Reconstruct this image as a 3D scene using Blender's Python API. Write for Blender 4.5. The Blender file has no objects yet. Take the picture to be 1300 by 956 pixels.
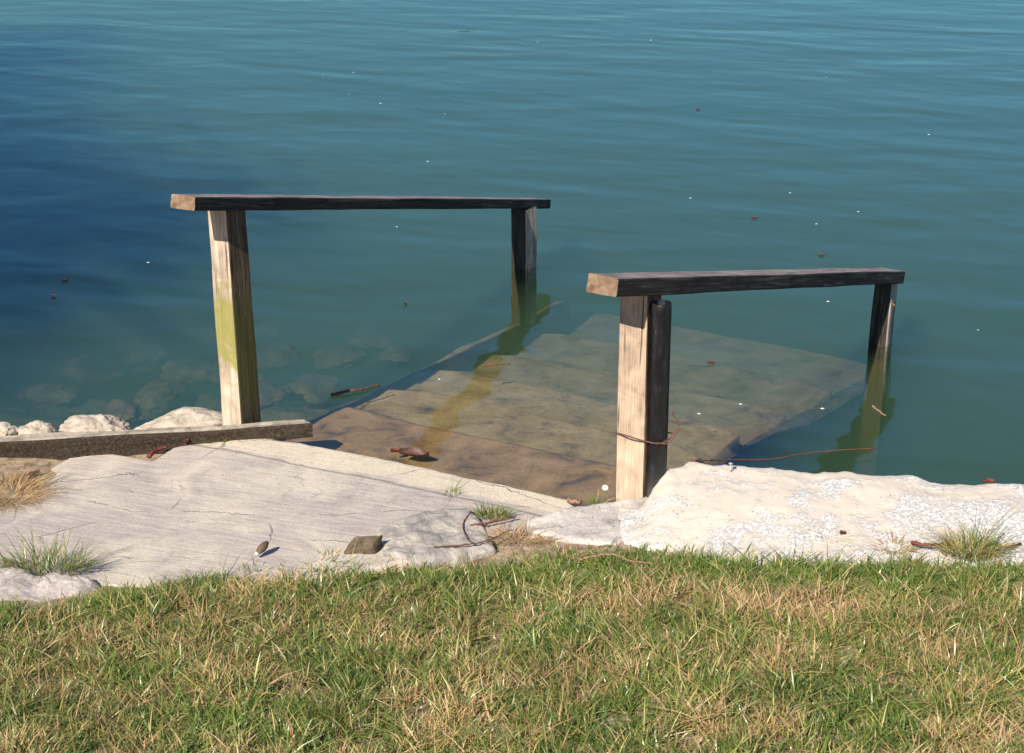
import bpy, bmesh, math, random
import numpy as np
from mathutils import Vector, Matrix, noise, Euler

R = math.radians
scene = bpy.context.scene
COL = scene.collection
random.seed(7)
rng = np.random.default_rng(11)

# ------------------------------------------------------------------ camera
FPX, CX, CY, CAMH = 2200.0, 650.0, 433.5, 3.1        # focal length in photo pixels, eye height over the water
PITCH = math.atan(FPX / 6450.0)
cam_data = bpy.data.cameras.new("camera")
cam = bpy.data.objects.new("camera", cam_data)
COL.objects.link(cam)
cam.location = (0, 0, CAMH)
cam.rotation_euler = (math.pi / 2 - PITCH, 0, 0)
cam_data.sensor_width = 36.0
cam_data.lens = FPX / 1300.0 * 36.0
cam_data.shift_y = (CY - 478.0) / 1300.0
cam_data.clip_end = 500.0
scene.camera = cam

# ------------------------------------------------------------------ sky and sun
SUN_AZ, SUN_EL = 62.5, 37.0                           # light travels towards azimuth 65 deg from +X
world = bpy.data.worlds.new("World")
scene.world = world
world.use_nodes = True
wn = world.node_tree
wn.nodes.clear()
sky = wn.nodes.new("ShaderNodeTexSky")
sky.sky_type = 'NISHITA'
sky.sun_disc = False
sky.sun_elevation = R(SUN_EL)
to_sun = Vector((-math.cos(R(SUN_AZ)), -math.sin(R(SUN_AZ))))
sky.sun_rotation = math.atan2(to_sun.x, to_sun.y)
sky.air_density = 1.0
sky.dust_density = 0.0
sky.ozone_density = 4.5
bg = wn.nodes.new("ShaderNodeBackground")
bg.inputs[1].default_value = 0.08
wo = wn.nodes.new("ShaderNodeOutputWorld")
wn.links.new(sky.outputs[0], bg.inputs[0])
wn.links.new(bg.outputs[0], wo.inputs[0])
sun_data = bpy.data.lights.new("sun", 'SUN')
sun_data.energy = 5.0
sun_data.angle = R(0.53)
sun_data.color = (1.0, 0.93, 0.81)
sun = bpy.data.objects.new("sun", sun_data)
COL.objects.link(sun)
light_dir = Vector((-to_sun.x * math.cos(R(SUN_EL)), -to_sun.y * math.cos(R(SUN_EL)), -math.sin(R(SUN_EL))))
sun.rotation_euler = light_dir.to_track_quat('-Z', 'Y').to_euler()
scene.view_settings.view_transform = 'Standard'
scene.view_settings.look = 'None'
scene.view_settings.gamma = 1.0
scene.view_settings.exposure = 0.68
scene.cycles.max_bounces = 10
scene.cycles.transparent_max_bounces = 12
scene.cycles.volume_bounces = 2
scene.cycles.sample_clamp_indirect = 6.0

# ------------------------------------------------------------------ helpers
_c, _s = math.cos(PITCH), math.sin(PITCH)
def at(u, v, z):
    """Point of the horizontal level z that the photograph shows at pixel (u, v)."""
    dx, dv = (u - CX) / FPX, (v - CY) / FPX
    d = (dx, _c - dv * _s, -_s - dv * _c)
    t = (z - CAMH) / d[2]
    return Vector((d[0] * t, d[1] * t, z))

def tag(o, label=None, cat=None, group=None, kind=None):
    if label: o["label"] = label
    if cat: o["category"] = cat
    if group: o["group"] = group
    if kind: o["kind"] = kind
    return o

def link(name, me, mats, parent=None, smooth=False, mw=None):
    for m in (mats if isinstance(mats, (list, tuple)) else [mats]):
        me.materials.append(m)
    if smooth:
        me.polygons.foreach_set("use_smooth", [True] * len(me.polygons))
    o = bpy.data.objects.new(name, me)
    COL.objects.link(o)
    if mw is not None:
        o.matrix_basis = mw
    if parent is not None:
        o.parent = parent
        o.matrix_parent_inverse = parent.matrix_basis.inverted()
    return o

def mesh_obj(name, verts, faces, mats, parent=None, smooth=False, mw=None, midx=None):
    me = bpy.data.meshes.new(name)
    me.from_pydata([tuple(v) for v in verts], [], faces)
    if midx is not None:
        me.polygons.foreach_set("material_index", midx)
    me.update()
    return link(name, me, mats, parent, smooth, mw)

def empty(name, loc, label, cat, group=None):
    o = bpy.data.objects.new(name, None)
    o.matrix_basis = Matrix.Translation(loc)
    o.empty_display_size = 0.1
    COL.objects.link(o)
    return tag(o, label, cat, group)

def poly_at(pts, t):
    """Point at fraction t (by index-weighted length) of a polyline."""
    L = [0.0]
    for a, b in zip(pts, pts[1:]):
        L.append(L[-1] + (Vector(b) - Vector(a)).length)
    d = t * L[-1]
    for i in range(len(pts) - 1):
        if d <= L[i + 1] or i == len(pts) - 2:
            k = (d - L[i]) / max(L[i + 1] - L[i], 1e-9)
            return Vector(pts[i]).lerp(Vector(pts[i + 1]), k)

def fbm(p, sc, oct=4, seed=0.0):
    return noise.fractal(Vector((p[0] * sc + seed, p[1] * sc - seed, p[2] * sc + 2 * seed)), 0.9, 2.0, oct)

def slab(name, front, back, depth, mats, parent=None, nu=90, nv=24, lump=0.01, lsc=3.0, edge=0.012, ejit=0.012, seed=0.0, crown=0.0, smooth=True, jsc=9.0):
    """A stone or concrete slab between two outlines, uneven on top, with worn edges and real thickness."""
    V, F = [], []
    for i in range(nu + 1):
        t = i / nu
        a, b = poly_at(front, t), poly_at(back, t)
        dirn = (b - a).normalized()
        a = a + dirn * (fbm(a, jsc, 5, seed + 3) * ejit)
        b = b - dirn * (fbm(b, jsc, 5, seed + 5) * ejit)
        for j in range(nv + 1):
            k = j / nv
            k = k * k * (3 - 2 * k) * 0.35 + k * 0.65
            p = a.lerp(b, k)
            d = min(k * (b - a).length, (1 - k) * (b - a).length, t * (front_len(front)), (1 - t) * front_len(front))
            drop = edge * math.exp(-d / (edge * 0.9 + 1e-6))
            p.z += fbm(p, lsc, 5, seed) * lump + fbm(p, lsc * 7, 3, seed + 9) * lump * 0.22 + crown * math.sin(math.pi * k) - drop
            V.append(p)
    W = nv + 1
    for i in range(nu):
        for j in range(nv):
            F.append((i * W + j, (i + 1) * W + j, (i + 1) * W + j + 1, i * W + j + 1))
    ring = [i * W for i in range(nu + 1)] + [nu * W + j for j in range(1, W)] + [i * W + nv for i in range(nu - 1, -1, -1)] + [j for j in range(nv - 1, 0, -1)]
    prev = ring
    for lev in (0.25, 0.6, 1.0):
        cur = []
        for q in ring:
            p = Vector(V[q])
            dz = depth * lev
            p2 = Vector((p.x + fbm((p.x, p.y, dz), 6, 3, seed) * ejit, p.y + fbm((p.y, p.x, dz), 6, 3, seed + 1) * ejit, p.z - dz))
            cur.append(len(V)); V.append(p2)
        n = len(ring)
        for q in range(n):
            F.append((prev[(q + 1) % n], prev[q], cur[q], cur[(q + 1) % n]))
        prev = cur
    # orient up
    a, b, c = V[F[0][0]], V[F[0][1]], V[F[0][2]]
    if (b - a).cross(c - b).z < 0:
        F = [tuple(reversed(f)) for f in F]
    return mesh_obj(name, V, F, mats, parent, smooth)

_fl = {}
def front_len(front):
    k = id(front)
    if k not in _fl:
        _fl[k] = sum((Vector(b) - Vector(a)).length for a, b in zip(front, front[1:]))
    return _fl[k]

def rock(name, loc, size, mats, seed=0.0, rough=0.25, sub=4, rotz=0.0, tilt=(0, 0), facet=0.0, parent=None, smooth=True):
    bm = bmesh.new()
    bmesh.ops.create_icosphere(bm, subdivisions=sub, radius=1.0)
    planes = []
    rr = random.Random(int(seed * 100) + 5)
    for k in range(7):
        n = Vector((rr.uniform(-1, 1), rr.uniform(-1, 1), rr.uniform(-1, 1))).normalized()
        planes.append((n, rr.uniform(0.55, 0.85)))
    for v in bm.verts:
        p = v.co.copy()
        for n, d in planes:
            e = p.dot(n) - d
            if e > 0: p -= n * e * (0.8 * facet + 0.1)
        r = 1 + fbm(p, 1.3, 4, seed) * rough + fbm(p, 5.0, 4, seed + 3) * rough * 0.28
        v.co = Vector((p.x * r * size[0], p.y * r * size[1], p.z * r * size[2]))
    me = bpy.data.meshes.new(name)
    bm.to_mesh(me); bm.free()
    mw = Matrix.Translation(loc) @ Euler((tilt[0], tilt[1], rotz)).to_matrix().to_4x4()
    return link(name, me, mats, parent, smooth, mw)

def tube(name, pts, radii, mats, parent=None, seg=8, cap=True, smooth=True):
    V, F = [], []
    n = len(pts)
    pts = [Vector(p) for p in pts]
    if not isinstance(radii, (list, tuple)): radii = [radii] * n
    for i, p in enumerate(pts):
        d = (pts[min(i + 1, n - 1)] - pts[max(i - 1, 0)]).normalized()
        up = Vector((0, 0, 1)) if abs(d.z) < 0.9 else Vector((1, 0, 0))
        x = d.cross(up).normalized(); y = x.cross(d)
        for k in range(seg):
            a = 2 * math.pi * k / seg
            V.append(p + (x * math.cos(a) + y * math.sin(a)) * radii[i])
    for i in range(n - 1):
        for k in range(seg):
            F.append((i * seg + k, i * seg + (k + 1) % seg, (i + 1) * seg + (k + 1) % seg, (i + 1) * seg + k))
    if cap:
        F.append(tuple(range(seg - 1, -1, -1)))
        F.append(tuple((n - 1) * seg + k for k in range(seg)))
    return mesh_obj(name, V, F, mats, parent, smooth)

def spline(ctrl, n):
    c = [Vector(p) for p in ctrl]
    c = [2 * c[0] - c[1]] + c + [2 * c[-1] - c[-2]]
    out = []
    m = len(c) - 3
    for i in range(n + 1):
        t = i / n * m
        k = min(int(t), m - 1); t -= k
        p0, p1, p2, p3 = c[k:k + 4]
        out.append(0.5 * ((2 * p1) + (p2 - p0) * t + (2 * p0 - 5 * p1 + 4 * p2 - p3) * t * t + (3 * p1 - p0 - 3 * p2 + p3) * t ** 3))
    return out

def beam(name, p0, p1, wdir, w0, w1, h0, h1, mats, parent=None, n=60, jit=0.0015, cham=0.006, cut0=0.0, cut1=0.0, seed=0.0, matmap=(0, 0, 0, 0, 0, 0), warp=0.0):
    """A sawn timber: local X along its length, worn arrises, slightly uneven faces. matmap: top, right, bottom, left, near end, far end."""
    p0, p1 = Vector(p0), Vector(p1)
    X = (p1 - p0).normalized(); L = (p1 - p0).length
    Y = Vector(wdir); Y = (Y - X * Y.dot(X)).normalized()
    Z = X.cross(Y)
    if Z.z < 0 or (abs(Z.z) < 0.3 and False): pass
    rot = Matrix((X, Y, Z)).transposed().to_4x4()
    mw = Matrix.Translation(p0) @ rot
    V, F, M = [], [], []
    nw = 6
    prof = []      # (y, z, side)
    def side(a, b, m, tagm):
        for i in range(m):
            k = i / m
            prof.append((a[0] + (b[0] - a[0]) * k, a[1] + (b[1] - a[1]) * k, tagm))
    def corners(w, h):
        c = cham
        return [(-w/2 + c, h/2), (w/2 - c, h/2), (w/2, h/2 - c), (w/2, -h/2 + c), (w/2 - c, -h/2), (-w/2 + c, -h/2), (-w/2, -h/2 + c), (-w/2, h/2 - c)]
    tags = [0, 0, 1, 1, 2, 2, 3, 3]
    divs = [nw, 2, nw, 2, nw, 2, nw, 2]
    P = sum(divs)
    for i in range(n + 1):
        t = i / n
        w = w0 + (w1 - w0) * t; h = h0 + (h1 - h0) * t
        cs = corners(w, h)
        row = []
        for q in range(8):
            a, b = cs[q], cs[(q + 1) % 8]
            for k in range(divs[q]):
                kk = k / divs[q]
                row.append((a[0] + (b[0] - a[0]) * kk, a[1] + (b[1] - a[1]) * kk))
        for (y, z) in row:
            x = t * L
            if i == 0: x += cut0 * y
            elif cut0: x += cut0 * y * max(0, 1 - t * n / 4)
            if cut1: x += cut1 * y * max(0, 1 - (n - i) / 4)
            q = Vector((x * 3, y * 30 + seed, z * 30))
            r = noise.noise(q) * jit + noise.noise(q * 0.3) * jit * 1.5
            wob = noise.noise(Vector((x * 1.3 + seed, 3.3, seed))) * warp
            wz = noise.noise(Vector((x * 1.1 + seed, 9.3, seed))) * warp
            V.append(Vector((x + noise.noise(q * 2) * jit * (1 if i in (0, n) else 0), y * (1 + r / w * 2) + wob, z * (1 + r / h * 2) + wz)))
    qt = []
    for q in range(8): qt += [tags[q]] * divs[q]
    for i in range(n):
        for k in range(P):
            F.append((i * P + k, (i + 1) * P + k, (i + 1) * P + (k + 1) % P, i * P + (k + 1) % P)); M.append(matmap[qt[k]])
    F.append(tuple(range(P))); M.append(matmap[4])
    F.append(tuple(n * P + k for k in range(P - 1, -1, -1))); M.append(matmap[5])
    o = mesh_obj(name, V, F, mats, parent, False, mw, M)
    return o

# ------------------------------------------------------------------ material helpers
class NT:
    def __init__(self, name):
        self.m = bpy.data.materials.new(name); self.m.use_nodes = True
        self.t = self.m.node_tree; self.t.nodes.clear()
        self.out = self.n("ShaderNodeOutputMaterial")
        self.geo = None
    def n(self, typ, **kw):
        nd = self.t.nodes.new(typ)
        for k, v in kw.items(): setattr(nd, k, v)
        return nd
    def l(self, a, b): self.t.links.new(a, b)
    def coord(self, scale=(1, 1, 1), rot=(0, 0, 0), obj=True):
        tc = self.n("ShaderNodeTexCoord")
        return self.turn(tc.outputs['Object'], scale, rot)
    def turn(self, vec, scale, rot=(0, 0, 0)):
        a = self.n("ShaderNodeMapping"); a.inputs['Rotation'].default_value = rot
        b = self.n("ShaderNodeMapping"); b.inputs['Scale'].default_value = scale
        self.l(vec, a.inputs[0]); self.l(a.outputs[0], b.inputs[0])
        return b.outputs[0]
    def noise(self, vec, scale, detail=6, rough=0.6, dist=0.0):
        nd = self.n("ShaderNodeTexNoise")
        nd.inputs['Scale'].default_value = scale; nd.inputs['Detail'].default_value = detail
        nd.inputs['Roughness'].default_value = rough; nd.inputs['Distortion'].default_value = dist
        self.l(vec, nd.inputs['Vector'])
        return nd.outputs['Fac']
    def ramp(self, fac, stops, interp='LINEAR'):
        r = self.n("ShaderNodeValToRGB"); r.color_ramp.interpolation = interp
        e = r.color_ramp.elements
        while len(e) < len(stops): e.new(0.5)
        for i, (p, c) in enumerate(stops):
            e[i].position = p
            e[i].color = (c, c, c, 1) if isinstance(c, (int, float)) else (*c, 1)
        self.l(fac, r.inputs[0])
        return r.outputs[0]
    def mix(self, fac, a, b, blend='MIX'):
        m = self.n("ShaderNodeMix", data_type='RGBA', blend_type=blend)
        for s, v in ((m.inputs[0], fac), (m.inputs[6], a), (m.inputs[7], b)):
            if isinstance(v, (int, float)): s.default_value = v
            elif isinstance(v, tuple): s.default_value = (*v, 1)
            else: self.l(v, s)
        return m.outputs[2]
    def math(self, op, a, b=None, c=None, clamp=False):
        m = self.n("ShaderNodeMath", operation=op, use_clamp=clamp)
        for s, v in zip(m.inputs, (a, b, c)):
            if v is None: continue
            if isinstance(v, (int, float)): s.default_value = v
            else: self.l(v, s)
        return m.outputs[0]
    def bump(self, h, dist=0.01, strength=1.0, normal=None):
        b = self.n("ShaderNodeBump"); b.inputs['Distance'].default_value = dist; b.inputs['Strength'].default_value = strength
        self.l(h, b.inputs['Height'])
        if normal is not None: self.l(normal, b.inputs['Normal'])
        return b.outputs[0]
    def bsdf(self, col, rough=0.8, normal=None, spec=0.3, **kw):
        b = self.n("ShaderNodeBsdfPrincipled")
        if isinstance(col, tuple): b.inputs['Base Color'].default_value = (*col, 1)
        else: self.l(col, b.inputs['Base Color'])
        if isinstance(rough, (int, float)): b.inputs['Roughness'].default_value = rough
        else: self.l(rough, b.inputs['Roughness'])
        b.inputs['Specular IOR Level'].default_value = spec
        if normal is not None: self.l(normal, b.inputs['Normal'])
        for k, v in kw.items(): b.inputs[k].default_value = v
        self.l(b.outputs[0], self.out.inputs[0])
        return b
    def sep(self, vec):
        s = self.n("ShaderNodeSeparateXYZ"); self.l(vec, s.inputs[0]); return s.outputs

def mat_slab_grey():
    t = NT("brushed grey stone")
    a = R(-21)
    v = t.coord((1.6, 16, 6), (0, 0, -a)); w = t.coord()
    streak = t.noise(v, 3.0, 8, 0.7, 0.6)
    fine = t.noise(w, 160, 5, 0.75); big = t.noise(w, 2.2, 5, 0.6, 0.8)
    c = t.ramp(streak, [(0.28, (0.34, 0.285, 0.26)), (0.47, (0.43, 0.365, 0.33)), (0.58, (0.50, 0.43, 0.375)), (0.78, (0.66, 0.56, 0.45))])
    cream = t.ramp(big, [(0.45, 0.0), (0.62, 0.75)])
    c = t.mix(cream, c, (0.64, 0.55, 0.44))
    # pale worn band towards the water edge, a mark with a line of its own
    xyz = t.sep(t.coord((1, 1, 1), (0, 0, R(27))))
    edge = t.math('ADD', xyz[1], t.math('MULTIPLY', big, 0.16))
    band = t.ramp(t.math('SUBTRACT', edge, 5.98), [(0.02, 0.0), (0.06, 0.8)])
    c = t.mix(band, c, t.mix(fine, (0.55, 0.46, 0.35), (0.76, 0.64, 0.49)))
    gl = t.math('ABSOLUTE', t.math('SUBTRACT', t.math('ADD', xyz[1], t.math('MULTIPLY', big, 0.05)), 5.93))
    groove = t.ramp(gl, [(0.003, 0.7), (0.012, 0.0)])
    c = t.mix(groove, c, (0.16, 0.14, 0.13))
    spk = t.ramp(fine, [(0.33, 0.6), (0.5, 1.0), (0.7, 1.18)])
    c = t.mix(1.0, c, spk, 'MULTIPLY')
    pit = t.noise(w, 55, 3, 0.5)
    c = t.mix(t.ramp(pit, [(0.66, 0.0), (0.74, 0.45)]), c, (0.12, 0.10, 0.10))
    vo = t.n("ShaderNodeTexVoronoi", feature='DISTANCE_TO_EDGE'); vo.inputs['Scale'].default_value = 1.5
    t.l(t.turn(t.mix(0.12, w, t.noise(w, 5, 5, .7)), (1, 1.6, 1)), vo.inputs['Vector'])
    crk = t.math('MULTIPLY', t.ramp(vo.outputs['Distance'], [(0.0, 1.0), (0.009, 0.0)]), t.ramp(t.noise(w, 3.0, 3), [(0.48, 0.0), (0.56, 0.75)]))
    c = t.mix(crk, c, (0.13, 0.11, 0.10))
    stain = t.ramp(t.noise(w, 6.5, 7, 0.75, 1.0), [(0.56, 0.0), (0.72, 0.5)])
    c = t.mix(stain, c, (0.22, 0.18, 0.15))
    n1 = t.bump(streak, 0.004); n2 = t.bump(t.math('SUBTRACT', fine, t.math('MULTIPLY', crk, 1.5)), 0.0028, 1.0, n1)
    t.bsdf(c, 0.9, n2, 0.2)
    return t.m

def mat_slab_white():
    t = NT("pale weathered concrete")
    w = t.coord()
    big = t.noise(w, 2.6, 5, 0.6, 1.2); mid = t.noise(w, 14, 6, 0.7, 0.5); fine = t.noise(w, 110, 5, 0.8)
    sand = t.mix(fine, (0.51, 0.43, 0.35), (0.65, 0.565, 0.48))
    sand = t.mix(t.ramp(mid, [(0.4, 0.0), (0.75, 0.6)]), sand, (0.60, 0.52, 0.42))
    m = t.math('ADD', t.math('MULTIPLY', big, 0.62), t.math('MULTIPLY', mid, 0.38))
    px = t.sep(w)
    m = t.math('ADD', m, t.math('ADD', t.math('MULTIPLY', t.math('SUBTRACT', px[0], 1.1), 0.035), t.math('MULTIPLY', t.math('SUBTRACT', 6.4, px[1]), 0.10)))
    white = t.ramp(m, [(0.47, 0.0), (0.545, 1.0)])
    speck = t.ramp(t.noise(w, 70, 6, 0.8, 0.4), [(0.42, 0.15), (0.52, 1.0)])
    whitec = t.mix(speck, (0.70, 0.635, 0.59), (0.84, 0.775, 0.73))
    c = t.mix(white, sand, whitec)
    vor = t.n("ShaderNodeTexVoronoi"); vor.inputs['Scale'].default_value = 26; t.l(w, vor.inputs['Vector'])
    chips = t.ramp(vor.outputs['Distance'], [(0.12, 1.0), (0.17, 0.0)])
    sel = t.ramp(t.noise(w, 8, 2), [(0.5, 0.0), (0.58, 1.0)])
    c = t.mix(t.math('MULTIPLY', chips, sel), c, (0.84, 0.82, 0.80))
    dark = t.ramp(t.noise(w, 46, 4, 0.6, 0.8), [(0.68, 0.0), (0.73, 0.6)])
    c = t.mix(dark, c, (0.16, 0.13, 0.12))
    n1 = t.bump(mid, 0.005); n2 = t.bump(t.mix(white, t.math('MULTIPLY', fine, 0.25), speck), 0.0035, 1.0, n1)
    t.bsdf(c, 0.92, n2, 0.15)
    return t.m

def mat_stone(name, a, b, d, sc=6.0, bumpd=0.02):
    t = NT(name)
    w = t.coord()
    big = t.noise(w, sc, 8, 0.65, 0.6); fine = t.noise(w, sc * 14, 5, 0.7)
    c = t.ramp(big, [(0.3, d), (0.45, a), (0.65, b)])
    c = t.mix(1.0, c, t.ramp(fine, [(0.3, 0.65), (0.5, 1.0), (0.7, 1.15)]), 'MULTIPLY')
    n1 = t.bump(big, bumpd); n2 = t.bump(fine, 0.003, 1.0, n1)
    t.bsdf(c, 0.92, n2, 0.2)
    return t.m

def mat_kerb():
    t = NT("dark mossy concrete")
    w = t.coord()
    fine = t.noise(w, 75, 6, 0.8); mid = t.noise(w, 12, 6, 0.7, 0.4)
    c = t.ramp(fine, [(0.38, (0.022, 0.016, 0.012)), (0.55, (0.055, 0.039, 0.027)), (0.72, (0.17, 0.125, 0.09))])
    c = t.mix(t.ramp(mid, [(0.5, 0.0), (0.7, 0.7)]), c, (0.06, 0.055, 0.035))
    n = t.bump(fine, 0.006); n2 = t.bump(mid, 0.015, 1.0, n)
    t.bsdf(c, 0.95, n2, 0.15)
    return t.m

def wood(name, dark, mid, light, moss=None, gs=1.0, ctr=0.5, damp=False):
    """Grain runs along local X."""
    t = NT(name)
    v = t.coord((1.2, 26 * gs, 26 * gs)); w = t.coord()
    grain = t.noise(v, 2.6, 9, 0.72, 0.9); fine = t.noise(t.coord((4, 130, 130)), 2.0, 5, 0.7); blotch = t.noise(w, 7, 5, 0.6, 0.5)
    c = t.ramp(grain, [(ctr - 0.2, dark), (ctr, mid), (ctr + 0.2, light)])
    c = t.mix(1.0, c, t.ramp(blotch, [(0.3, 0.6), (0.5, 1.0), (0.7, 1.25)]), 'MULTIPLY')
    c = t.mix(1.0, c, t.ramp(fine, [(0.3, 0.7), (0.6, 1.1)]), 'MULTIPLY')
    crack = t.ramp(t.noise(t.coord((0.7, 22, 22)), 3.0, 3, 0.5, 0.3), [(0.63, 0.0), (0.67, 0.85)])
    c = t.mix(crack, c, tuple(x * 0.25 for x in dark))
    if moss:
        xs = t.sep(w)
        x = xs[0]
        n2 = t.noise(w, 14, 6, 0.7, 0.8)
        x0, x1, col, strength = moss
        up = t.math('SMOOTH_MIN', t.math('MULTIPLY', t.math('SUBTRACT', x, x0), 7.0), t.math('MULTIPLY', t.math('SUBTRACT', x1, x), 7.0), 0.3)
        f = t.math('ADD', up, t.math('MULTIPLY', t.math('SUBTRACT', n2, 0.5), 5.0))
        f = t.math('MULTIPLY', t.math('MULTIPLY', f, 1.0, clamp=True), strength)
        c = t.mix(f, c, col)
    h = t.math('SUBTRACT', t.math('ADD', grain, t.math('MULTIPLY', fine, 0.3)), crack)
    nb = t.bump(h, 0.004)
    t.bsdf(c, 0.8, nb, 0.25)
    return t.m

def plain(name, col, rough=0.7, spec=0.3, var=0.3, sc=40, bd=0.001):
    t = NT(name)
    w = t.coord(); f = t.noise(w, sc, 5, 0.65)
    c = t.mix(t.ramp(f, [(0.3, 0.0), (0.7, 1.0)]), tuple(x * (1 - var) for x in col), tuple(min(1, x * (1 + var)) for x in col))
    t.bsdf(c, rough, t.bump(f, bd), spec)
    return t.m

def mat_blade(name):
    t = NT(name)
    at_ = t.n("ShaderNodeAttribute"); at_.attribute_name = "tint"
    d = t.n("ShaderNodeBsdfDiffuse"); d.inputs[1].default_value = 0.3
    tr = t.n("ShaderNodeBsdfTranslucent"); g = t.n("ShaderNodeBsdfGlossy"); g.inputs['Roughness'].default_value = 0.38
    g.inputs[0].default_value = (0.8, 0.85, 0.7, 1)
    t.l(at_.outputs['Color'], d.inputs[0]); t.l(at_.outputs['Color'], tr.inputs[0])
    m1 = t.n("ShaderNodeMixShader"); m1.inputs[0].default_value = 0.3
    t.l(d.outputs[0], m1.inputs[1]); t.l(tr.outputs[0], m1.inputs[2])
    m2 = t.n("ShaderNodeMixShader"); m2.inputs[0].default_value = 0.05
    t.l(m1.outputs[0], m2.inputs[1]); t.l(g.outputs[0], m2.inputs[2])
    t.l(m2.outputs[0], t.out.inputs[0])
    return t.m

M_grey = mat_slab_grey()
M_white = mat_slab_white()
M_lime = mat_stone("white limestone", (0.42, 0.35, 0.28), (0.55, 0.47, 0.38), (0.24, 0.19, 0.15), 5.0, 0.03)
M_flag = mat_stone("grey flagstone", (0.30, 0.27, 0.25), (0.50, 0.44, 0.37), (0.15, 0.13, 0.12), 11.0, 0.02)
M_pink = mat_stone("pinkish stone", (0.36, 0.31, 0.29), (0.50, 0.43, 0.39), (0.22, 0.18, 0.17), 5.0, 0.015)
M_brownstone = mat_stone("brown broken stone", (0.11, 0.08, 0.052), (0.20, 0.15, 0.10), (0.045, 0.032, 0.022), 22.0, 0.006)
M_kerb = mat_kerb()
M_kerbtop = mat_stone("pale kerb top", (0.32, 0.265, 0.21), (0.48, 0.40, 0.31), (0.20, 0.16, 0.13), 14.0, 0.006)
M_step = mat_stone("algae brown stone", (0.23, 0.155, 0.062), (0.34, 0.24, 0.105), (0.065, 0.045, 0.02), 5.0, 0.006)
M_steptop = mat_stone("rusty brown silted stone", (0.21, 0.125, 0.05), (0.31, 0.19, 0.085), (0.075, 0.048, 0.028), 6.0, 0.006)
M_sunk = mat_stone("shade-dark curb concrete", (0.11, 0.080, 0.052), (0.20, 0.15, 0.095), (0.045, 0.033, 0.022), 9.0, 0.02)
M_bedrock = mat_stone("silted rock", (0.07, 0.055, 0.032), (0.15, 0.115, 0.065), (0.025, 0.02, 0.014), 5.0, 0.03)
M_bed = mat_stone("lake silt", (0.10, 0.08, 0.045), (0.22, 0.175, 0.10), (0.03, 0.025, 0.017), 4.5, 0.06)
M_soil = mat_stone("dry soil", (0.28, 0.20, 0.13), (0.46, 0.35, 0.24), (0.12, 0.085, 0.055), 18.0, 0.012)
M_blade = mat_blade("grass blades")

# ------------------------------------------------------------------ setting: land, lake bed, water
def sstep(a, b, x):
    k = min(1, max(0, (x - a) / (b - a))); return k * k * (3 - 2 * k)

def soil_z(x, y):
    base = 0.075 + 0.075 * sstep(-0.1, 0.7, x)
    s = max(0.0, 6.05 - y)
    return base + 0.19 * s - 0.0 + 0.02 * noise.noise(Vector((x * 1.7, y * 1.7, 0.0))) * min(1, s * 3) + 0.008 * noise.noise(Vector((x * 7, y * 7, 4.0)))

xs = np.concatenate([np.linspace(-30, -4, 14)[:-1], np.linspace(-4, 4, 130), np.linspace(4, 30, 14)[1:]])
ys = np.concatenate([np.linspace(-6, 3, 12)[:-1], np.linspace(3, 6.45, 70)])
V, F = [], []
for j, y in enumerate(ys):
    for x in xs:
        V.append((x, y, soil_z(x, y)))
nx = len(xs)
for j in range(len(ys) - 1):
    for i in range(nx - 1):
        F.append((j * nx + i, j * nx + i + 1, (j + 1) * nx + i + 1, (j + 1) * nx + i))
b0 = (len(ys) - 1) * nx
# the bank falls from under the slabs into the water
prev = list(range(b0, b0 + nx))
for (dy, zz) in ((0.03, -0.02), (0.05, -0.6), (0.08, -3.9)):
    cur = []
    for i in range(nx):
        cur.append(len(V)); V.append((xs[i], 6.45 + dy, zz))
    for i in range(nx - 1):
        F.append((prev[i], prev[i + 1], cur[i + 1], cur[i]))
    prev = cur
ground = mesh_obj("ground", V, F, M_soil, smooth=True)
tag(ground, kind="structure")
# left of the slab the bare earth runs on to the kerb
V, F = [], []
gx = np.linspace(-9, -1.2, 120); gy = np.linspace(6.3, 7.42, 30)
for y in gy:
    for x in gx:
        V.append((x, y, 0.045 + 0.02 * noise.noise(Vector((x * 5, y * 5, 1))) + 0.03 * sstep(-2.0, -2.3, x)))
for j in range(len(gy) - 1):
    for i in range(len(gx) - 1):
        F.append((j * len(gx) + i, j * len(gx) + i + 1, (j + 1) * len(gx) + i + 1, (j + 1) * len(gx) + i))
tag(mesh_obj("path_soil", V, F, M_soil, smooth=True), kind="structure")

A = R(58.8)
U2 = Vector((math.cos(A), math.sin(A))); W2 = Vector((math.sin(A), -math.cos(A)))
O2 = Vector((-0.45, 7.04))
def sw(s, w, z):
    p = O2 + U2 * s + W2 * w
    return Vector((p.x, p.y, z))
def to_sw(x, y):
    d = Vector((x, y)) - O2
    return d.dot(U2), d.dot(W2)
def w_left(s): return -0.82 - 0.168 * s

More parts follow.
